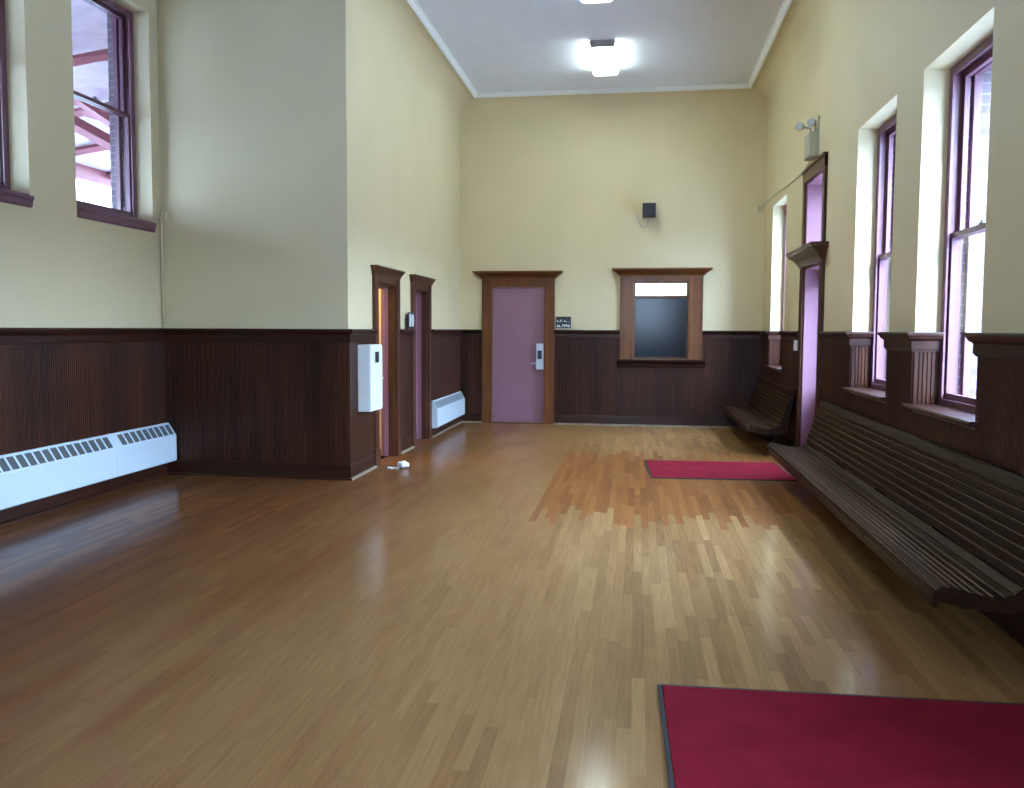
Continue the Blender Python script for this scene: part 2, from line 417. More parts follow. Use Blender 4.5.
for a, b in sorted(RD):
    segs.append((PR, pos, a - .12, m, 0)); pos = b + .12; m = 0
segs.append((PR, pos, YF, 0, -1))
run_mold('baseboard_right', BASE, segs, 'wains_h')
run_mold('trim_shoe_right', SHOE, segs, 'wains_h')
run_panels('trim_wainscot_rear', [(PRR, XLL, XR, .15, .97)])
run_mold('baseboard_rear', BASE, [(PRR, XLL, XR, -1, -1)], 'wains_x')

# ------------------------------------------------------------------ windows
wn = [0]
def ring(mb, P, u0, u1, z0, z1, v0, v1, w, wb=None, wt=None):
    wb = w if wb is None else wb; wt = w if wt is None else wt
    mb.box(u0, u0 + w, v0, v1, z0, z1, P); mb.box(u1 - w, u1, v0, v1, z0, z1, P)
    mb.box(u0 + w, u1 - w, v0, v1, z0, z0 + wb, P); mb.box(u0 + w, u1 - w, v0, v1, z1 - wt, z1, P)
def window(P, a, b, z0, z1, sill_mat, kind, label):
    wn[0] += 1; o = P((a + b) / 2, .165, z0)
    w = st_empty('window_%d' % wn[0], o, label, 'window')
    f = MB(o)
    ring(f, P, a, b, z0, z1, .165, .178, .062)          # stop bead facing the room
    ring(f, P, a, b, z0, z1, .178, .186, .050)
    ring(f, P, a, b, z0, z1, .186, .305, .026)          # channel
    ring(f, P, a + .026, b - .026, z0 + .026, z1 - .026, .228, .236, .012)   # parting bead
    ring(f, P, a, b, z0, z1, .300, .345, .065)          # outside brick mould
    f.build('window_frame', 'mauve_trim', w, bevel=.002)
    zm = z0 + (z1 - z0) * .51
    ls = MB(o); ring(ls, P, a + .027, b - .027, z0 + .027, zm + .018, .192, .226, .044, .075, .036)
    l_ = ls.build('lower_sash', 'mauve_trim', w, bevel=.003)
    us = MB(o); ring(us, P, a + .027, b - .027, zm - .018, z1 - .027, .238, .272, .044, .036, .05)
    u_ = us.build('upper_sash', 'mauve_trim', w, bevel=.003)
    g = MB(o); g.box(a + .068, b - .068, .208, .211, z0 + .1, zm - .016, P); g.build('pane', 'glass', l_)
    g = MB(o); g.box(a + .068, b - .068, .254, .257, zm + .016, z1 - .075, P); g.build('pane', 'glass', u_)
    lk = MB(o); c = (a + b) / 2
    lk.box(c - .03, c + .03, .182, .226, zm + .018, zm + .026, P); lk.box(c - .012, c + .012, .186, .215, zm + .026, zm + .042, P)
    lk.build('sash_lock', 'grey', l_, bevel=.002)
    s = MB(o)
    if kind == 'stool':      # heavy moulded sill that projects past the opening
        h = .0
        pr = [(-.036, z0), (-.042, z0 - .012), (-.038, z0 - .028), (-.028, z0 - .038), (-.025, z0 - .07), (-.018, z0 - .088), (-.001, z0 - .092), (-.001, z0)]
        s.rings([[P(a - h, p, z) for p, z in pr], [P(b + h, p, z) for p, z in pr]])
        s.box(a + .001, b - .001, -.002, .165, z0 - .001, z0 + .012, P)
    else:
        pr = [(-.055, z0 + .018), (-.062, z0 + .006), (-.058, z0 - .010), (-.04, z0 - .016), (.0, z0 - .018), (-.0, z0 + .018)]
        s.rings([[P(a - .035, p, z) for p, z in pr], [P(b + .035, p, z) for p, z in pr]])
        s.box(a + .001, b - .001, -.002, .165, z0 + .001, z0 + .0185, P)
    s.build('window_sill', sill_mat, w)
    # portal: guides sky light sampling through the opening, gives off nothing itself
    ld = bpy.data.lights.new('sky_portal', 'AREA'); ld.shape = 'RECTANGLE'; ld.cycles.is_portal = True
    lo = bpy.data.objects.new('sky_portal', ld); C.objects.link(lo)
    c0, c1 = Vector(P((a + b) / 2, .40, (z0 + z1) / 2)), Vector(P((a + b) / 2, 0, (z0 + z1) / 2))
    lo.location = c0; lo.rotation_euler = (c1 - c0).to_track_quat('-Z', 'Y').to_euler()
    d = c1 - c0
    ld.size = b - a; ld.size_y = z1 - z0
    return w
rl = ['tall mauve sash window nearest the camera over the long bench', 'tall mauve sash window between the nearest window and the door', 'tall narrow sash window in the far corner of the right wall']
for i, (a, b) in enumerate(RW):
    window(PR, a, b, .98, 3.26, 'wains_h', 'shelf', rl[i] if i < 3 else 'tall mauve sash window behind the camera')
ll = ['high mauve sash window beside the alcove corner', 'high mauve sash window cut by the left edge']
for i, (a, b) in enumerate(LWIN):
    window(PL, a, b, 2.53, 4.57, 'mauve_trim', 'stool', ll[i] if i < 2 else 'high mauve sash window behind the camera')
for a, b, z0, z1 in REARW:
    window(PRR, a, b, z0, z1, 'wains_x', 'shelf', 'tall mauve sash window in the rear wall')

# ------------------------------------------------------------------ doors
def crown(mb, P, u0, u1, t, prof):
    R = []
    for p, z in prof:
        R.append([P(u0 - p, 0, z), P(u0 - p, -(t + p), z), P(u1 + p, -(t + p), z), P(u1 + p, 0, z)])
    mb.rings(R)
def crown_prof(z0, z1, w):
    h = z1 - z0
    return [(0, z0), (.10 * w, z0), (.10 * w, z0 + .14 * h), (.24 * w, z0 + .2 * h), (.30 * w, z0 + .34 * h), (.5 * w, z0 + .5 * h), (.8 * w, z0 + .68 * h), (.88 * w, z0 + .76 * h), (w, z0 + .8 * h), (w, z1)]
def casing(name, parent, o, P, a, b, cw, ztop, zfr, zc, matl, t=.032, cwid=.12, crownmat=None):
    m = MB(o)
    for u0, u1 in ((a - cw, a), (b, b + cw)):
        m.box(u0, u1, -t, 0, .0, zfr, P)
        m.box(u0 - .006, u1 + .006, -t - .008, 0, 0, .19, P)           # plinth block
        m.box(u0 + .012, u0 + .03, -t - .006, -t, .19, zfr, P); m.box(u1 - .03, u1 - .012, -t - .006, -t, .19, zfr, P)
    m.box(a, b, -t + .004, 0, ztop, zfr, P)
    c = m.build(name, matl, parent, bevel=.003)
    k = MB(o); crown(k, P, a - cw, b + cw, t, crown_prof(zfr, zc, cwid)); k.build('cornice', crownmat or matl, parent)
    return c
# door_1: the closed mauve door in the far wall
o = PF((FD[0] + FD[1]) / 2, 0, 0); d1 = st_empty('door_1', o, 'closed flat mauve door in brown cased frame on the far wall', 'door')
casing('door_casing', d1, o, PF, FD[0], FD[1], .157, 2.166, 2.29, 2.41, 'casing', cwid=.13, crownmat='casing_x')
m = MB(o); m.box(FD[0] + .004, FD[1] - .004, .03, .075, .012, 2.162, PF); m.build('door_leaf', 'mauve', d1, bevel=.003)
m = MB(o); m.box(FD[0], FD[0] + .004, 0, .19, 0, 2.166, PF); m.box(FD[1] - .004, FD[1], 0, .19, 0, 2.166, PF); m.box(FD[0] - .04, FD[1] + .04, -.01, .2, .0, .011, PF); m.build('door_frame', 'casing', d1)
m = MB(o)
m.box(-1.572, -1.452, -.006, .03, .862, 1.275, PF); m.build('lock_plate', 'chrome', d1, bevel=.008)
m = MB(o); m.box(-1.548, -1.476, -.022, -.004, 1.03, 1.165, PF); m.build('keypad', 'black', d1, bevel=.006)
m = MB(o); m.tube([PF(-1.512, -.005, .965), PF(-1.512, -.055, .965), PF(-1.53, -.062, .965), PF(-1.64, -.062, .963)], .010); m.build('door_handle', 'chrome', d1, smooth=True)
m = MB(o); m.tube([PF(-1.512, -.006, 1.215), PF(-1.512, -.018, 1.215)], .022, 14); m.build('lock_cylinder', 'chrome', d1)

# left doors in the passage wall
def passage_door(n, D, label, leaf_open):
    a, b = D; o = PC((a + b) / 2, 0, 0)
    d = st_empty('door_%d' % n, o, label, 'door')
    casing('door_casing', d, o, PC, a, b, CW, 2.0, 2.075, 2.175, 'casing_d', cwid=.05)
    m = MB(o)
    m.box(a, a + .016, 0, .075, 0, 2.0, PC); m.box(b - .016, b, 0, .075, 0, 2.0, PC); m.box(a, b, 0, .075, 1.984, 2.0, PC); m.build('door_jamb', 'casing_d', d)
    m = MB(o)
    ring(m, PC, a + .001, b - .001, -.001, 1.999, .075, .155, .03, .001)
    ring(m, PC, a + .001, b - .001, -.001, 1.999, .105, .122, .042, .001)
    m.build('door_frame', 'mauve', d, bevel=.003)
    m = MB(o)
    if leaf_open:   # folded back into the room against the near side
        m.box(a - .69, a - .02, .185, .225, .01, 1.95, PC)
    else:
        m.box(a + .032, b - .032, .123, .163, .01, 1.965, PC)
    m.build('door_leaf', 'mauve', d, bevel=.003)
    m = MB(o)
    if not leaf_open:
        m.tube([PC(a + .1, .123, 1.0), PC(a + .1, .09, 1.0)], .011); m.tube([PC(a + .1, .1, 1.0), PC(a + .1, .075, 1.0), PC(a + .1, .065, 1.0)], [.02, .03, .015], 12)
        m.build('door_knob', 'chrome', d, smooth=True)
    else:
        m.tube([PC(a - .62, .225, 1.0), PC(a - .62, .27, 1.0)], .011); m.tube([PC(a - .62, .26, 1.0), PC(a - .62, .285, 1.0), PC(a - .62, .295, 1.0)], [.02, .03, .015], 12)
        m.build('door_knob', 'chrome', d, smooth=True)
passage_door(2, D1, 'open narrow doorway with dark casing beside the white wall box', True)
passage_door(3, D2, 'narrow dark cased doorway with mauve door nearer the far wall', False)

# right wall outside doors with transom above a heavy cornice
def entrance(n, D, label, glazed=True):
    a, b = D; o = PR((a + b) / 2, 0, 0); cw = .12
    d = st_empty('door_%d' % n, o, label, 'door')
    m = MB(o)
    for u0, u1 in ((a - cw, a), (b, b + cw)):
        m.box(u0, u1, -.032, 0, 0, 2.24, PR); m.box(u0 - .006, u1 + .006, -.04, 0, 0, .19, PR)
        m.box(u0 + .012, u0 + .03, -.039, -.032, .19, 2.2, PR); m.box(u1 - .03, u1 - .012, -.039, -.032, .19, 2.2, PR)
        m.box(u0 + .01, u1 - .01, -.03, 0, 2.36, 3.29, PR)
    m.box(a - .11, b + .11, -.034, 0, 3.17, 3.30, PR); m.box(a - .122, b + .122, -.05, 0, 3.285, 3.31, PR)
    m.build('door_casing', 'casing_d', d, bevel=.003)
    k = MB(o); crown(k, PR, a - cw, b + cw, .035, crown_prof(2.215, 2.395, .14)); k.build('cornice', 'casing_d', d)
    m = MB(o)      # mauve lining of the deep opening
    m.box(a, a + .02, 0, .30, 0, 3.17, PR); m.box(b - .02, b, 0, .30, 0, 3.17, PR); m.box(a, b, 0, .30, 3.15, 3.17, PR)
    m.box(a, b, .0, .30, 2.19, 2.33, PR)
    ring(m, PR, a + .02, b - .02, -.001, 2.19, .235, .25, .018, .001); 
    m.box(a - .01, b + .01, -.02, .4, 0, .022, PR)
    m.build('door_lining', 'mauve', d)
    m = MB(o)
    ring(m, PR, a + .022, b - .022, .024, 2.186, .25, .295, .12, .85, .13)
    if not glazed: m.box(a + .14, b - .14, .262, .285, .87, 2.06, PR)
    lf = m.build('door_leaf', 'mauve', d, bevel=.003)
    if glazed: g = MB(o); g.box(a + .13, b - .13, .27, .274, .86, 2.07, PR); g.build('pane', 'glass', lf)
    g = MB(o); ring(g, PR, a + .2, b - .2, .2, .72, .244, .251, .03); g.build('panel_moulding', 'mauve', lf)
    g = MB(o); g.tube([PR(a + .09, .25, 1.0), PR(a + .09, .2, 1.0), PR(a + .20, .195, 1.0)], .011); g.build('door_handle', 'chrome', d, smooth=True)
    t = MB(o); ring(t, PR, a + .02, b - .02, 2.33, 3.15, .25, .29, .05); ts = t.build('transom_sash', 'mauve', d, bevel=.003)
    g = MB(o); g.box(a + .065, b - .065, .268, .272, 2.37, 3.11, PR); g.build('pane', 'glass', ts)
    ld = bpy.data.lights.new('sky_portal', 'AREA'); ld.shape = 'RECTANGLE'; ld.cycles.is_portal = True; ld.size = b - a; ld.size_y = 2.3
    lo = bpy.data.objects.new('sky_portal', ld); C.objects.link(lo); lo.location = PR((a + b) / 2, .4, 2.0)
    lo.rotation_euler = Vector((-1, 0, 0)).to_track_quat('-Z', 'Y').to_euler()
entrance(4, RD[0], 'deep outside doorway with projecting cornice and transom in right wall')
entrance(5, RD[1], 'outside doorway in the right wall beside the camera', False)

# ticket window
o = PF((TW[0] + TW[1]) / 2, 0, TW[2]); tw = thing('ticket_window', o, 'brown cased ticket window with dark shutter and bright top light on far wall', 'ticket window')
m = MB(o)
m.box(-.263, TW[0], -.034, 0, 1.03, 2.33, PF); m.box(TW[1], 1.0, -.034, 0, 1.03, 2.33, PF); m.box(TW[0], TW[1], -.030, 0, 2.25, 2.33, PF)
m.box(-.245, -.225, -.042, -.034, 1.03, 2.3, PF); m.box(-.09, -.07, -.042, -.034, 1.03, 2.3, PF)
m.box(.805, .825, -.042, -.034, 1.03, 2.3, PF); m.box(.962, .982, -.042, -.034, 1.03, 2.3, PF)
m.build('window_casing', 'casing', tw, bevel=.003)
k = MB(o); crown(k, PF, -.263, 1.0, .036, crown_prof(2.32, 2.445, .125)); k.build('cornice', 'casing_x', tw)
m = MB(o); pr = [(0, 1.045), (-.12, 1.045), (-.13, 1.035), (-.125, 1.012), (-.10, 1.0), (-.055, .985), (-.045, .93), (-.03, .918), (0, .915)]
m.rings([[PF(-.30, p, z) for p, z in pr], [PF(1.04, p, z) for p, z in pr]]); m.build('counter_sill', 'wains_x', tw)
m = MB(o); ring(m, PF, TW[0] + .001, TW[1] - .001, TW[2] + .001, TW[3] - .001, .04, .12, .025); m.box(TW[0] + .02, TW[1] - .02, .045, .11, 1.985, 2.03, PF)
m.box(TW[0] + .001, TW[1] - .001, .0, .04, TW[2] - .004, TW[2] + .006, PF)
m.build('inner_frame', 'casing_d', tw, bevel=.002)
m = MB(o); m.box(TW[0] + .02, TW[1] - .02, .07, .075, 2.025, 2.23, PF); m.build('top_pane', 'glass', tw)
m = MB(o); m.box(TW[0] + .022, TW[1] - .022, .07, .088, 1.074, 1.99, PF); m.build('shutter', 'board', tw)

# ------------------------------------------------------------------ benches
def spline(pts, n):
    out = []
    for i in range(len(pts) - 1):
        p0 = pts[max(i - 1, 0)]; p1 = pts[i]; p2 = pts[i + 1]; p3 = pts[min(i + 2, len(pts) - 1)]
        for k in range(n):
            t = k / n
            out.append(tuple(.5 * ((2 * p1[j]) + (-p0[j] + p2[j]) * t + (2 * p0[j] - 5 * p1[j] + 4 * p2[j] - p3[j]) * t * t + (-p0[j] + 3 * p1[j] - 3 * p2[j] + p3[j]) * t ** 3) for j in range(2)))
    out.append(pts[-1]); return out
SEATC = [(1.318, .318), (1.335, .352), (1.372, .368), (1.43, .358), (1.52, .338), (1.60, .333), (1.655, .345), (1.692, .375)]
BACKC = [(1.697, .384), (1.722, .47), (1.748, .55), (1.778, .64), (1.803, .71), (1.822, .765)]
def slats(mb, curve, y0, y1, n, gap, th, wide=None):
    c = spline(curve, 12); d = [0]
    for a, b in zip(c, c[1:]): d.append(d[-1] + math.hypot(b[0] - a[0], b[1] - a[1]))
    tot = d[-1]
    def at(s):
        s = min(max(s, 0), tot)
        for i in range(len(d) - 1):
            if d[i + 1] >= s: break
        t = (s - d[i]) / max(1e-9, d[i + 1] - d[i]); a, b = c[i], c[i + 1]
        p = (a[0] + (b[0] - a[0]) * t, a[1] + (b[1] - a[1]) * t); tx, tz = b[0] - a[0], b[1] - a[1]; l = math.hypot(tx, tz)
        return p, (-tz / l, tx / l)
    w = (tot - gap * (n - 1)) / n
    for k in range(n):
        s0 = k * (w + gap); s1 = s0 + w; r = min(.0045, w * .2)
        out = []
        for s, h in ((s0, -r), (s0 + r * .4, -r * .35), (s0 + r, 0), ((s0 + s1) / 2, 0.0005), (s1 - r, 0), (s1 - r * .4, -r * .35), (s1, -r)):
            p, nn = at(s); out.append((p[0] + nn[0] * h, p[1] + nn[1] * h))
        for s in (s1, (s0 + s1) / 2, s0):
            p, nn = at(s); out.append((p[0] - nn[0] * th, p[1] - nn[1] * th))
        n0 = len(mb.bm.faces)
        mb.rings([[(x, y0, z) for x, z in out], [(x, y1, z) for x, z in out]])
        mb.bm.faces.ensure_lookup_table()
        for i in (0, 1, 4, 5): mb.bm.faces[n0 + i].material_index = 1  # rounded edges get the painted glint colour
def bench(y0, y1, label, nb):
    o = ((1.35 + 1.85) / 2, (y0 + y1) / 2, 0)
    t = thing('slatted_bench', o, label, 'bench', 'slatted waiting room benches')
    m = MB(o); slats(m, SEATC, y0, y1, 9, .006, .020); m.build('seat', 'bench', t).data.materials.append(MT['worn_or_glint'])
    m = MB(o); slats(m, BACKC, y0, y1, 8, .006, .018); m.build('backrest', 'bench', t).data.materials.append(MT['worn_or_glint'])
    m = MB(o)
    pr = [(1.800, .748), (1.826, .795), (1.842, .803), (1.872, .797), (1.874, .765), (1.862, .742), (1.84, .735)]
    m.rings([[(x, y0 - .004, z) for x, z in pr], [(x, y1 + .004, z) for x, z in pr]]); m.build('top_rail', 'bench', t)
    m = MB(o)
    sc_ = spline(SEATC, 4); top = [(x + .0, z - .018) for x, z in sc_][1:]; bc = [(x + .016, z) for x, z in spline(BACKC, 3)]
    def frame(yc, w=.045):
        out = top + bc
        low = [(1.845, .735), (1.83, .62), (1.80, .45), (1.79, .30), (1.70, .262), (1.55, .262), (1.42, .285), (1.345, .30)]
        mb = MB(o); mb.rings([[(x, yc - w / 2, z) for x, z in out + low], [(x, yc + w / 2, z) for x, z in out + low]])
        return mb
    frame(y0 + .024).build('end_panel', 'bench', t); frame(y1 - .024).build('end_panel', 'bench', t)
    for i in range(nb):
        yc = y0 + (y1 - y0) * (i + 1) / (nb + 1)
        mb = frame(yc, .04); mb.build('bracket', 'wains', t)
    m = MB(o); m.box(1.33, 1.352, y0 + .02, y1 - .02, .262, .318); m.build('front_rail', 'bench', t, bevel=.006)
    for i in range(nb + 2):
        yc = y0 + .9 + (y1 - y0 - 1.8) * i / (nb + 1)
        mb = MB(o)
        mb.rings([[(1.69 + dx, yc - .028, z) for dx, z in ((-.02, .275), (.10, .275), (.12, .20), (.13, 0), (.07, 0), (.06, .18), (-.02, .255))],
                  [(1.69 + dx, yc + .028, z) for dx, z in ((-.02, .275), (.10, .275), (.12, .20), (.13, 0), (.07, 0), (.06, .18), (-.02, .255))]])
        mb.build('leg', 'bench', t, bevel=.004)
    return t
bench(3.95, 8.82, 'long dark slatted bench below the two nearest right windows', 3)
bench(10.38, 13.22, 'shorter dark slatted bench in the far right corner beyond the door', 1)

# ------------------------------------------------------------------ convector heaters
def heater(P, o, mods, dep, z0, zt, name_label, group):
    """mods = list of (u0, u1, slots)"""
    t = thing('convector_heater', o, name_label, 'heater', group)
    zf = z0 + (zt - z0) * .68; dt = dep * .42
    prof = [(-.03, z0), (-dep * .9, z0), (-dep, z0 + .012), (-dep, zf), (-dt, zt), (-.03, zt)]
    nx, nz = (zt - zf), (dep - dt); ln = math.hypot(nx, nz)
    U0, U1 = mods[0][0], mods[-1][1]
    sl = lambda s, h: (-(dep - (dep - dt) * s) - nx / ln * h, zf + (zt - zf) * s + nz / ln * h)
    m = MB(o)
    # closed body; dark blocks on its sloping face stand in for shaded louvre slots
    fixed = [(0, z0), (-dep * .9, z0), (-dep, z0 + .012), (-dep, zf)]
    m.rings([[P(U0, v, z) for v, z in prof], [P(U1, v, z) for v, z in prof]])
    m.build('cover', 'rad', t, bevel=.003)
    for a, b, n in mods:
        g = MB(o); f = MB(o)
        w = (b - a) / n
        for k in range(n):
            u0 = a + (k + .13) * w; u1 = a + (k + .87) * w
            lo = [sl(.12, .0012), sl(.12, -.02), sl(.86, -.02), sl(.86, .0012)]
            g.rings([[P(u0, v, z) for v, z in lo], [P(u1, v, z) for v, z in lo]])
        for k in range(n + 1):
            u0 = a + k * w
            lo = [sl(.08, -.002), sl(.08, .003), sl(.9, .003), sl(.9, -.002)]
            f.rings([[P(u0 - w * .09, v, z) for v, z in lo], [P(u0 + w * .09, v, z) for v, z in lo]])
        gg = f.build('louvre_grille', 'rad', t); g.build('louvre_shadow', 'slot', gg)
    for e, s in ((U0, -1), (U1, 1)):
        m = MB(o); m.rings([[P(e - .004 * 0, v * 1.03, z) for v, z in prof], [P(e + s * .014, v * 1.03, z) for v, z in prof]]); m.build('end_cap', 'rad', t, bevel=.002)
    for (a, b, n), (c, d_, n2) in zip(mods, mods[1:]):
        m = MB(o); pr2 = [(v * 1.012, z + .002) for v, z in prof]
        m.rings([[P(b + .025, v, z) for v, z in pr2], [P(c - .025, v, z) for v, z in pr2]]); m.build('joint_cover', 'rad', t)
    m = MB(o); m.box(U0 + .05, U1 - .05, -dep * .5, -.031, z0 - .012, z0 + .01, P); m.build('return_pipe', 'grey', t)
    return t
heater(PL, PL(6.0, 0, 0), [(3.9, 5.28, 14), (5.33, 6.98, 17), (7.10, 7.99, 9)], .14, .145, .535, 'long white baseboard heater on dark panelling below the left windows', 'white wall heaters')
heater(PC, PC(12.4, 0, 0), [(11.38, 13.24, 18)], .11, .135, .51, 'short white baseboard heater in the corner beyond the left doorways', 'white wall heaters')

# ------------------------------------------------------------------ rugs
def rug(x0, x1, ya, yb, ang, label):
    cx, cy = x0, ya; c, s = math.cos(ang), math.sin(ang)
    T = lambda x, y, z: (cx + (x - cx) * c - (y - cy) * s, cy + (x - cx) * s + (y - cy) * c, z)
    o = T((x0 + x1) / 2, (ya + yb) / 2, 0)
    t = thing('carpet_runner', o, label, 'rug', 'red carpet runners')
    m = MB(o); m.box(x0 + .018, x1 - .018, ya + .018, yb - .018, .001, .012, T); m.build('carpet', 'rug', t)
    m = MB(o); ring(m, lambda u, v, z: T(u, z, v), x0, x1, ya, yb, .0008, .010, .014); m.build('binding', 'edge', t)
rug(.140, 1.76, 2.30, 3.55, .025, 'red carpet runner cut by the bottom edge nearest the camera')
rug(.165, 1.62, 8.64, 9.79, .05, 'red carpet runner running under the bench end towards the far doorway')

# ------------------------------------------------------------------ ceiling lights
for y0, lab in ((10.93, 'boxy fluorescent ceiling light farther away, wholly in view'), (8.27, 'boxy fluorescent ceiling light cut by the top edge of the picture')):
    y1 = y0 + 1.2; xc = -.475; o = (xc, (y0 + y1) / 2, H)
    t = thing('ceiling_light', o, lab, 'ceiling light', 'fluorescent ceiling lights')
    m = MB(o); m.box(xc - .14, xc + .14, y0 + .02, y1 - .02, H - .03, H); m.build('mounting_pan', 'white_trim', t)
    m = MB(o)
    for e0, e1 in ((y0, y0 + .02), (y1 - .02, y1)):
        m2 = MB(o); pr = [(-.155, H - .001), (-.165, H - .03), (-.15, H - .085), (.15, H - .085), (.165, H - .03), (.155, H - .001)]
        m2.rings([[(xc + x, e0, z) for x, z in pr], [(xc + x, e1, z) for x, z in pr]]); m2.build('end_cap', 'grey', t)
    pr = [(-.165, H - .02), (-.175, H - .035), (-.168, H - .075), (-.14, H - .095), (.14, H - .095), (.168, H - .075), (.175, H - .035), (.165, H - .02)]
    m.rings([[(xc + x, y0 + .02, z) for x, z in pr], [(xc + x, y1 - .02, z) for x, z in pr]]); m.build('diffuser', 'lens', t)

# ------------------------------------------------------------------ wall fittings
o = PF(.16, 0, 3.32); t = thing('wall_speaker', o, 'small black box speaker high on the far wall with dangling cable', 'speaker')
m = MB(o); m.box(.062, .262, -.20, -.04, 3.215, 3.42, PF); m.build('speaker_cabinet', 'black', t, bevel=.008)
m = MB(o); m.box(.075, .249, -.204, -.200, 3.228, 3.407, PF); m.build('grille', 'black', t)
m = MB(o); m.box(.13, .19, -.045, 0, 3.28, 3.36, PF); m.build('bracket', 'black', t)
m = MB(o); pts = []
for k in range(15):
    a = k / 14
    pts.append(PF(.17 - .20 * a, -.06 * (1 - a) - .012, 3.22 - .19 * math.sin(PI * min(1, a * 1.0)) ** .8 + .07 * a))
m.tube(pts, .005, 6); m.build('cable', 'grey', t, smooth=True)

o = (1.84, 9.72, 3.36); t = thing('emergency_light', o, 'twin headed emergency light box on right wall above the doorway transom', 'emergency light')
m = MB(o); m.box(9.58, 9.86, -.10, 0, 3.36, 3.62, PR); m.build('battery_box', 'olive', t, bevel=.008)
m = MB(o); m.box(9.56, 9.60, -.02, 0, 3.36, 3.78, PR); m.box(9.60, 9.84, -.025, 0, 3.62, 3.66, PR); m.build('back_plate', 'olive', t)
m = MB(o); m.box(9.60, 9.84, -.104, -.10, 3.37, 3.385, PR); m.build('indicator_strip', 'grey', t)
for (y, dx, hx) in ((9.80, -.05, -.15), (9.63, -.03, -.06)):
    m = MB(o); m.tube([PR(y, dx, 3.61), PR(y, dx, 3.70), PR(y - .01, hx, 3.715)], .010); arm = m.build('lamp_arm', 'grey', t, smooth=True)
    hd = PR(y - .01, hx, 3.72); d = Vector((-.55, -.75, -.12)).normalized(); h0 = Vector(hd) - d * .03
    m = MB(o); m.tube([h0, h0 + d * .02, h0 + d * .06, h0 + d * .075], [.018, .034, .045, .046], 16); m.build('lamp_head', 'olive', t, smooth=False)
    m = MB(o); m.tube([h0 + d * .076, h0 + d * .080], [.042, .036], 16); m.build('lamp_lens', 'lensoff', t)
m = MB((XR, 11.8, 3.4)); m.tube([PR(9.9, -.008, 3.40), PR(10.38, -.008, 3.34), PR(11.2, -.007, 3.345), PR(12.2, -.007, 3.385), PR(13.2, -.01, 3.40), PF(XR - .03, -.03, 3.40), PF(1.85, -.01, 3.36)], .005, 6)
tag(m.build('wall_cable', 'olive', smooth=True), 'thin cable running along the right wall from emergency light to corner', 'cable')
o = PF(1.82, 0, 3.34); m = MB(o); m.box(1.785, 1.855, -.035, 0, 3.295, 3.375, PF); t = m.build('junction_box', 'olive', bevel=.005)
tag(t, 'tiny beige junction box high in the far right corner', 'junction box')
o = PR(10.52, 0, 1.33); t = thing('light_switch', o, 'small white switch box on dark panelling beyond the right doorway', 'light switch')
m = MB(o); m.box(10.31, 10.43, -.06, -.014, 1.265, 1.39, PR); m.build('switch_plate', 'whitep', t, bevel=.004)
m = MB(o); m.box(10.36, 10.38, -.068, -.06, 1.31, 1.345, PR); m.build('toggle', 'whitep', t)

o = PC(8.53, 0, .98); t = thing('wall_box', o, 'tall white metal wall box with small black window beside left doorway', 'wall box')
m = MB(o); m.box(8.28, 8.68, -.15, -.016, .655, 1.335, PC); bx = m.build('housing', 'whitep', t, bevel=.006)
m = MB(o); m.box(8.29, 8.67, -.156, -.15, .67, 1.32, PC); m.build('front_cover', 'whitep', t, bevel=.003)
m = MB(o); m.box(8.42, 8.54, -.160, -.156, 1.15, 1.26, PC); m.build('dark_window', 'black', t)
m = MB(o); m.tube([PC(8.65, -.156, .98), PC(8.65, -.17, .98)], .012, 10); m.build('cover_latch', 'chrome', t)

def sign(o, P, u0, u1, z0, z1, label, marks):
    t = thing('wall_sign', o, label, 'sign')
    m = MB(o); m.box(u0, u1, -.055, -.038, z0, z1, P); m.build('sign_plate', 'black', t, bevel=.003)
    m = MB(o)
    for s in marks:
        pts = [P(u0 + (u1 - u0) * x, -.058, z0 + (z1 - z0) * y) for x, y in s]; m.tube(pts, .0065, 4)
    m.build('lettering', 'signw', t)
    m = MB(o); m.box((u0 + u1) / 2 - .02, (u0 + u1) / 2 + .02, -.038, 0, z0 + .03, z1 - .03, P); m.build('mounting_block', 'black', t)
rnd = random.Random(3)
mk = []
for r, (ya, yb) in enumerate(((.56, .70), (.10, .30))):
    x = .08
    while x < .9:
        w = .055 + rnd.random() * .035; k = rnd.randrange(4)
        if k == 0: mk.append([(x, ya), (x, yb), (x + w, yb)])
        elif k == 1: mk.append([(x, ya), (x + w / 2, yb), (x + w, ya)])
        elif k == 2: mk.append([(x, yb), (x, ya), (x + w, ya), (x + w, yb)])
        else: mk.append([(x, ya), (x + w, ya), (x, yb), (x + w, yb)])
        x += w + .05
sign(PF(-1.14, 0, 1.62), PF, -1.255, -1.02, 1.52, 1.70, 'small black sign with two white text rows right of the mauve door', mk)
sign(PC(10.2, 0, 1.56), PC, 10.10, 10.34, 1.50, 1.70, 'small black sign with white zigzag mark between the two left doorways',
     [[(.12, .1), (.12, .9), (.12, .9)], [(.3, .12), (.3, .88), (.62, .14), (.62, .88)], [(.8, .15), (.9, .5), (.8, .85)]])

# thin conduit in the alcove corner
o = (XLL + .02, YB - .03, WT); t = thing('wall_conduit', o, 'thin painted conduit running down the alcove corner to the wainscot', 'conduit')
m = MB(o); m.tube([(XLL + .022, YB - .03, WT), (XLL + .022, YB - .03, 2.58), (XLL + .03, YB - .03, 2.64), (XLL + .08, YB - .02, 2.66)], .012); m.build('pipe', 'wall', t, smooth=True)
m = MB(o); m.tube([(XLL + .05, YB - .001, 2.55), (XLL + .05, YB - .07, 2.60), (XLL + .11, YB - .10, 2.66)], .012); m.box(XLL + .02, XLL + .09, YB - .025, YB, 2.52, 2.66); m.build('bracket', 'wall', t)

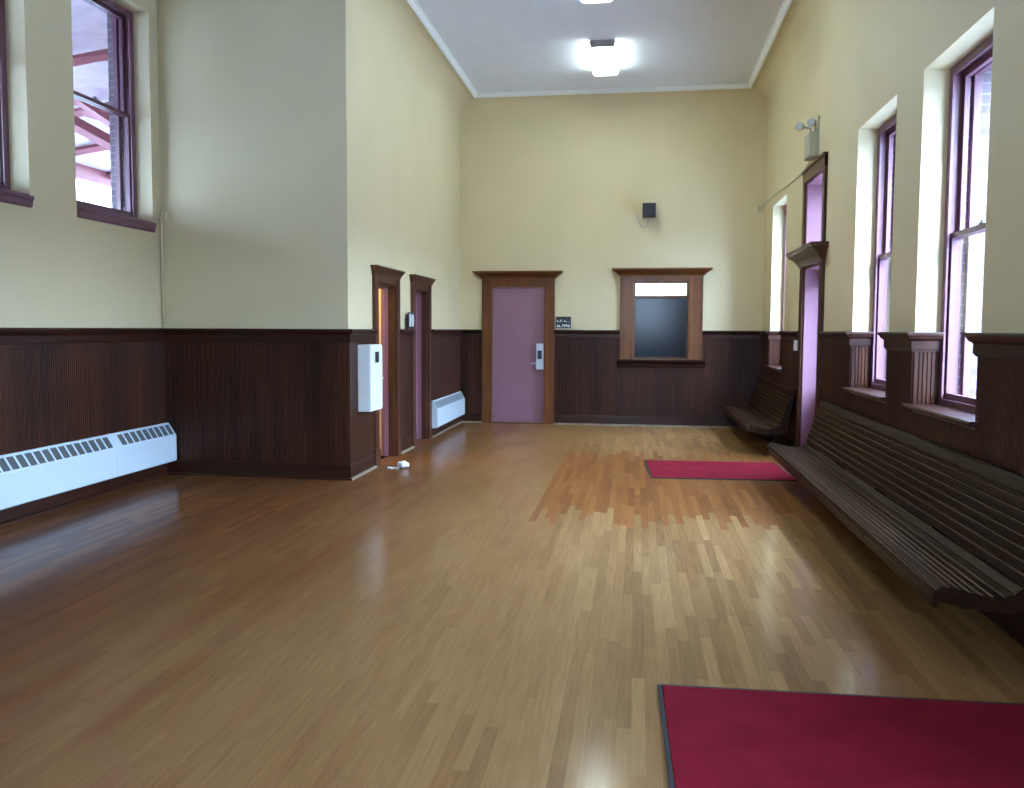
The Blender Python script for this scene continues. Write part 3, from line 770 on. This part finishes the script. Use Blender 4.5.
# crumpled tissue on the floor by the first doorway
o = (-2.47, 8.82, 0); bm = bmesh.new(); bmesh.ops.create_icosphere(bm, subdivisions=3, radius=.05)
for v in bm.verts:
    k = 1 + .28 * math.sin(v.co.x * 90 + 1) * math.sin(v.co.y * 110) + .18 * rnd.random()
    v.co = Vector((v.co.x * k * 1.15, v.co.y * k, v.co.z * k * .62))
zmin = min(v.co.z for v in bm.verts)
for v in bm.verts: v.co.z -= zmin - .001
me = bpy.data.meshes.new('crumpled_tissue'); bm.to_mesh(me); bm.free(); me.materials.append(MT['paper'])
t = bpy.data.objects.new('crumpled_tissue', me); C.objects.link(t); t.location = o
tag(t, 'crumpled white paper tissue on the floor by the left doorway', 'litter')
m = MB((-2.57, 8.80, 0))
R = []
for i in range(7):
    R.append([(-2.63 + .02 * i, 8.77 + .015 * math.sin(i * 2.1) + w * .05, .003 + .010 * abs(math.sin(i * 1.7 + w * 2))) for w in (0, .5, 1)] + [(-2.63 + .02 * i, 8.77 + .015 * math.sin(i * 2.1) + w * .05, .0005) for w in (1, .5, 0)])
m.rings(R); t = m.build('paper_scrap', 'paper'); tag(t, 'flat white paper scrap lying left of the crumpled tissue', 'litter')

# ------------------------------------------------------------------ outside
m = MB(); m.box(-60, XLL - .42, -50, 60, -.35, -.15); m.box(XR + .60, 60, -50, 60, -.35, -.15); m.box(XLL - .42, XR + .42, -50, YR - .42, -.35, -.15); m.box(XLL - .42, XR + .42, 16.6, 60, -.35, -.15)
st(m.build('ground_paving', 'asphalt'))
# platform canopy on the left side of the building
ox = XLL - .42
o = (ox - 2, 4, 5.0); t = thing('platform_canopy', o, 'maroon bracketed platform canopy outside the left windows', 'canopy')
m = MB(o); m.rings([[(ox, -6, 5.35), (ox, -6, 5.25), (ox - 5.0, -6, 4.45), (ox - 5.0, -6, 4.6)], [(ox, 20, 5.35), (ox, 20, 5.25), (ox - 5.0, 20, 4.45), (ox - 5.0, 20, 4.6)]]); m.build('roof_boards', 'canopy', t)
m = MB(o); m.box(ox - 5.05, ox - 4.9, -6, 20, 4.2, 4.65); m.build('fascia', 'beam', t)
y = -4.0
while y < 19:
    m = MB(o)
    m.tube([(ox - .05, y, 3.3), (ox - .9, y, 3.75), (ox - 1.8, y, 4.35), (ox - 3.0, y, 4.7)], .075, 4)
    m.tube([(ox, y, 5.1), (ox - 4.95, y, 4.40)], .07, 4); m.tube([(ox - .06, y, 3.2), (ox - .06, y, 5.2)], .07, 4)
    m.tube([(ox - .9, y, 3.75), (ox - .9, y, 4.95)], .05, 4); m.tube([(ox - .1, y, 4.3), (ox - 1.5, y, 4.2)], .05, 4)
    m.build('bracket', 'beam', t); y += 1.75
o = (-17, 12, -.15); t = thing('trackside_building', o, 'pale building seen through the left window', 'building')  # set close and long so that it cuts low sky light
m = MB(o); m.box(-22, -13, -20, 45, -.15, 6.5); m.build('wall', 'far_build', t)
m = MB(o); m.rings([[(-22.5, -20.5, 6.5), (-12.5, -20.5, 6.5), (-17.5, -20.5, 9)], [(-22.5, 45.5, 6.5), (-12.5, 45.5, 6.5), (-17.5, 45.5, 9)]]); m.build('roof', 'roofm', t)
for yy in (12, 17, 22, 27):
    m = MB(o); m.box(-13.02, -12.96, yy, yy + 1.2, 1.2, 3.0); m.build('window', 'slot', t)

o = (21, 12, -.15); t = thing('sky_blocker_building', o, 'added long brick building outside the right windows, cutting low sky light', 'building')  # added row, its height set to keep low sky light off the left wall
m = MB(o); m.box(17, 25, -25, 50, -.15, 4.0); m.build('wall', 'brick', t)
m = MB(o); m.rings([[(16.5, -25.5, 4.0), (25.5, -25.5, 4.0), (21, -25.5, 5.4)], [(16.5, 50.5, 4.0), (25.5, 50.5, 4.0), (21, 50.5, 5.4)]]); m.build('roof', 'roofm', t)

# ------------------------------------------------------------------ light
w = bpy.data.worlds.new('sky'); sc.world = w; w.use_nodes = True; nt = w.node_tree
bg = nt.nodes['Background']
tc = N(nt, 'ShaderNodeTexCoord'); sp = N(nt, 'ShaderNodeSeparateXYZ'); L(nt, tc.outputs['Generated'], sp.inputs[0])
L(nt, ramp(nt, M(nt, 'MULTIPLY_ADD', sp.outputs[2], .5, .5), [(.0, (.30, .40, .45)), (.48, (.60, .77, 1.0)), (.55, (.60, .78, 1.08)), (1.0, (.46, .66, 1.08))]), bg.inputs[0])
bg.inputs[1].default_value = 44.0
sl = bpy.data.lights.new('sun', 'SUN'); sl.energy = 3; sl.angle = math.radians(1.5); sl.color = (1, .97, .93)
so = bpy.data.objects.new('sun', sl); C.objects.link(so); so.rotation_euler = Vector((-.48, 1, -.62)).to_track_quat('-Z', 'Y').to_euler()
# bulb in the washroom behind the first left doorway
ld = bpy.data.lights.new('washroom_bulb', 'POINT'); ld.energy = 85; ld.color = (1, .90, .72); ld.shadow_soft_size = .12
lo = bpy.data.objects.new('washroom_bulb', ld); C.objects.link(lo); lo.location = (-3.9, 9.1, 3.0)

# ceiling tube in the ticket office
ld = bpy.data.lights.new('office_tube', 'AREA'); ld.shape = 'RECTANGLE'; ld.size = 1.2; ld.size_y = .2; ld.energy = 190; ld.color = (.86, 1, .97)
lo = bpy.data.objects.new('office_tube', ld); C.objects.link(lo); lo.location = (.4, 14.7, 4.6)

# ------------------------------------------------------------------ camera
f, yaw, pitch, roll = 850.0, math.radians(8.309), math.radians(3.691), math.radians(.281)
def ray(px, py):
    x = (px - 512) / f; y = (py - 384) / f
    x, y = x * math.cos(roll) + y * math.sin(roll), -x * math.sin(roll) + y * math.cos(roll)
    d = math.cos(pitch) - y * math.sin(pitch); h = -y * math.cos(pitch) - math.sin(pitch)
    return Vector((x * math.cos(yaw) - d * math.sin(yaw), x * math.sin(yaw) + d * math.cos(yaw), h))
c0 = ray(512, 384); rx = (ray(512 + f, 384) - c0).normalized(); uy = -(ray(512, 384 + f) - c0).normalized()
cd = bpy.data.cameras.new('camera'); cam = bpy.data.objects.new('camera', cd); C.objects.link(cam)
cam.matrix_world = Matrix(((rx.x, uy.x, -c0.x, 0), (rx.y, uy.y, -c0.y, 0), (rx.z, uy.z, -c0.z, 1.5), (0, 0, 0, 1)))
cd.sensor_width = 36; cd.sensor_fit = 'HORIZONTAL'; cd.lens = f / 1024 * 36; cd.shift_y = -10 / 1024; cd.clip_end = 200
sc.camera = cam

sc.view_settings.view_transform = 'Standard'; sc.view_settings.look = 'None'; sc.view_settings.gamma = 1
sc.view_settings.use_curve_mapping = False
sc.view_settings.exposure = 0.6
cy = sc.cycles
cy.use_denoising = True; cy.max_bounces = 10; cy.diffuse_bounces = 6; cy.glossy_bounces = 5; cy.transparent_max_bounces = 12; cy.caustics_reflective = False
cy.sample_clamp_indirect = 12
